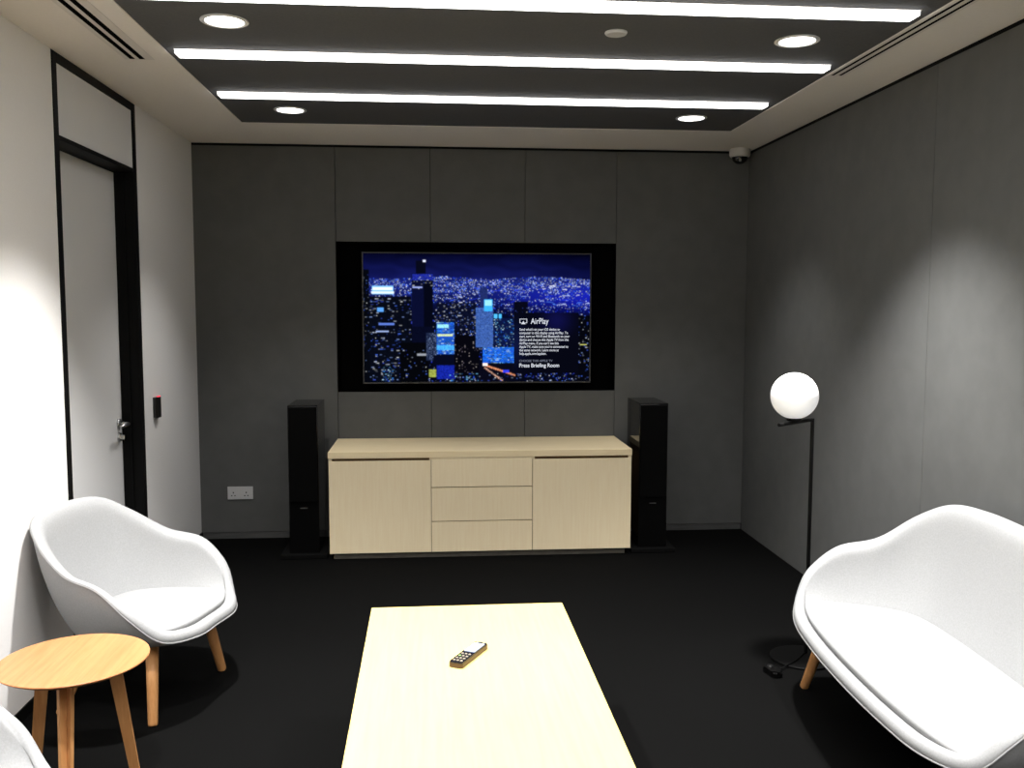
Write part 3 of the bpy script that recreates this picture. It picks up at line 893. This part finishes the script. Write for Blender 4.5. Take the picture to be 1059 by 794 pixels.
# ------------------------------------------------------------------ round side table
st = thing('side_table', 'small round warm oak side table with three legs between the armchairs', 'side table', (-1.167, 2.993, 0))
bm = bmesh.new()
zt = 0.45
lathe(bm, [(0, zt - 0.018), (0.205, zt - 0.018), (0.2225, zt - 0.009), (0.2295, zt - 0.004), (0.2295, zt - 0.0015), (0.228, zt), (0, zt)], 72)
obj('tabletop', bm, M['oak'], st, loc=None)
for az in (-80, 156, 38):
    a = math.radians(az)
    er = Vector((math.cos(a), math.sin(a), 0)); et = Vector((-math.sin(a), math.cos(a), 0))
    bm = bmesh.new()
    # angle section, its open side facing outwards
    def section(c, s):
        L_, w_ = 0.044 * s, 0.0115 * s
        c_, q_ = math.cos(math.radians(36)), math.sin(math.radians(36))
        poly = [(0, 0), (L_ * c_, L_ * q_), (L_ * c_ + w_ * q_, L_ * q_ - w_ * c_), (w_ / q_, 0), (L_ * c_ + w_ * q_, -L_ * q_ + w_ * c_), (L_ * c_, -L_ * q_)]
        return [bm.verts.new(c + er * (x - 0.012) + et * y) for x, y in poly]
    lo = section(er * 0.178 + Vector((0, 0, 0.0)), 0.72); hi = section(er * 0.108 + Vector((0, 0, zt - 0.0182)), 1.0)
    for k_ in range(6):
        bm.faces.new((lo[k_], lo[(k_ + 1) % 6], hi[(k_ + 1) % 6], hi[k_]))
    for s_ in (lo, hi):
        bm.faces.new((s_[0], s_[1], s_[2], s_[3])); bm.faces.new((s_[0], s_[3], s_[4], s_[5]))
    obj('leg', bm, M['oak_leg'], st)

# ------------------------------------------------------------------ floor lamp
px_, py_ = 1.683, 3.956
lp = thing('floor_lamp', 'slim black floor lamp with a white glass globe beside the sofa', 'floor lamp', (1.650, 3.915, 0))
def lrel(x, y, z): return (x - 1.650, y - 3.915, z)
bm = bmesh.new()
lathe(bm, [(0, 0.0), (0.140, 0.0), (0.142, 0.002), (0.142, 0.008), (0.140, 0.010), (0, 0.010)], 64)
obj('base', bm, M['lamp_black'], lp)
bm = bmesh.new()
ZA = 1.083
tube(bm, [lrel(px_, py_, 0.0102), lrel(px_, py_, 0.5), lrel(px_, py_, ZA + 0.006)], 0.0085, 16)
obj('pole', bm, M['lamp_black'], lp)
bm = bmesh.new()
ex, ey = 1.462, 3.782
dx, dy = ex - px_, ey - py_; dl = math.hypot(dx, dy); ux, uy = dx / dl, dy / dl
tube(bm, [lrel(px_ + ux * 0.006, py_ + uy * 0.006, ZA), lrel(ex, ey, ZA)], 0.0078, 16)
obj('arm', bm, M['lamp_black'], lp)
gx_, gy_ = 1.557, 3.857
bm = bmesh.new()
lathe(bm, [(0, -0.012), (0.030, -0.012), (0.034, -0.006), (0.034, 0.002), (0, 0.002)], 32)
obj('globe_cup', bm, M['lamp_black'], lp, loc=lrel(gx_, gy_, ZA + 0.0205))
bm = bmesh.new()
bmesh.ops.create_uvsphere(bm, u_segments=48, v_segments=28, radius=0.1015)
obj('globe_shade', bm, M['opal'], lp, smooth=True, loc=lrel(gx_, gy_, ZA + 0.117))
bm = bmesh.new()
tube(bm, [lrel(px_ - 0.006, py_ - 0.006, 0.014), lrel(1.60, 3.86, 0.0135), lrel(1.535, 3.81, 0.0135), lrel(1.512, 3.79, 0.010), lrel(1.478, 3.77, 0.0125)], 0.003, 8)
obj('cord', bm, M['lamp_black'], lp, smooth=True)
# foot dimmer: rounded housing lying on the carpet
bm = bmesh.new()
prism(bm, rrect(0.050, 0.100, 0.018), 0.0, 0.028)
bmesh.ops.bevel(bm, geom=[e for e in bm.edges if all(v.co.z > 0.02 for v in e.verts)], offset=0.009, segments=3, affect='EDGES')
dm = obj('foot_dimmer', bm, M['piano_black'], lp, loc=lrel(1.452, 3.752, 0))
dm.rotation_euler = (0, 0, math.radians(12))
bm = bmesh.new()
lathe(bm, [(0, 0.0282), (0.013, 0.0282), (0.013, 0.031), (0.010, 0.034), (0, 0.0345)], 20)
kn = obj('dimmer_button', bm, M['plastic_black'], dm, loc=(0, 0.02, 0))

# ------------------------------------------------------------------ world, camera, view
w = bpy.data.worlds.new('room_world'); SC.world = w; w.use_nodes = True
w.node_tree.nodes['Background'].inputs['Color'].default_value = (0, 0, 0, 1)
w.node_tree.nodes['Background'].inputs['Strength'].default_value = 0

f_px, yaw, pitch, roll, hc = 950.766, 0.0842, -0.0854, 0.0018, 1.5897
cy_, sy_, cp_, sp_ = math.cos(yaw), math.sin(yaw), math.cos(pitch), math.sin(pitch)
fwv = Vector((sy_ * cp_, cy_ * cp_, sp_)); rtv = Vector((cy_, -sy_, 0)); upv = rtv.cross(fwv)
r2 = rtv * math.cos(roll) + upv * math.sin(roll); u2 = -rtv * math.sin(roll) + upv * math.cos(roll)
cam = bpy.data.cameras.new('camera'); cam.sensor_width = 36.0; cam.lens = f_px / 1059.0 * 36.0
cam.clip_start = 0.05
co_ = bpy.data.objects.new('camera', cam); COL.objects.link(co_)
mx_ = Matrix(((r2.x, u2.x, -fwv.x, 0), (r2.y, u2.y, -fwv.y, 0), (r2.z, u2.z, -fwv.z, hc), (0, 0, 0, 1)))
co_.matrix_world = mx_
SC.camera = co_

SC.view_settings.view_transform = 'Standard'
SC.view_settings.look = 'None'
SC.view_settings.gamma = 1.0
SC.view_settings.use_curve_mapping = False
SC.view_settings.exposure = 0.0
try:
    SC.cycles.use_denoising = True
    SC.cycles.max_bounces = 8; SC.cycles.diffuse_bounces = 5
    SC.cycles.sample_clamp_indirect = 4.0
except Exception:
    pass
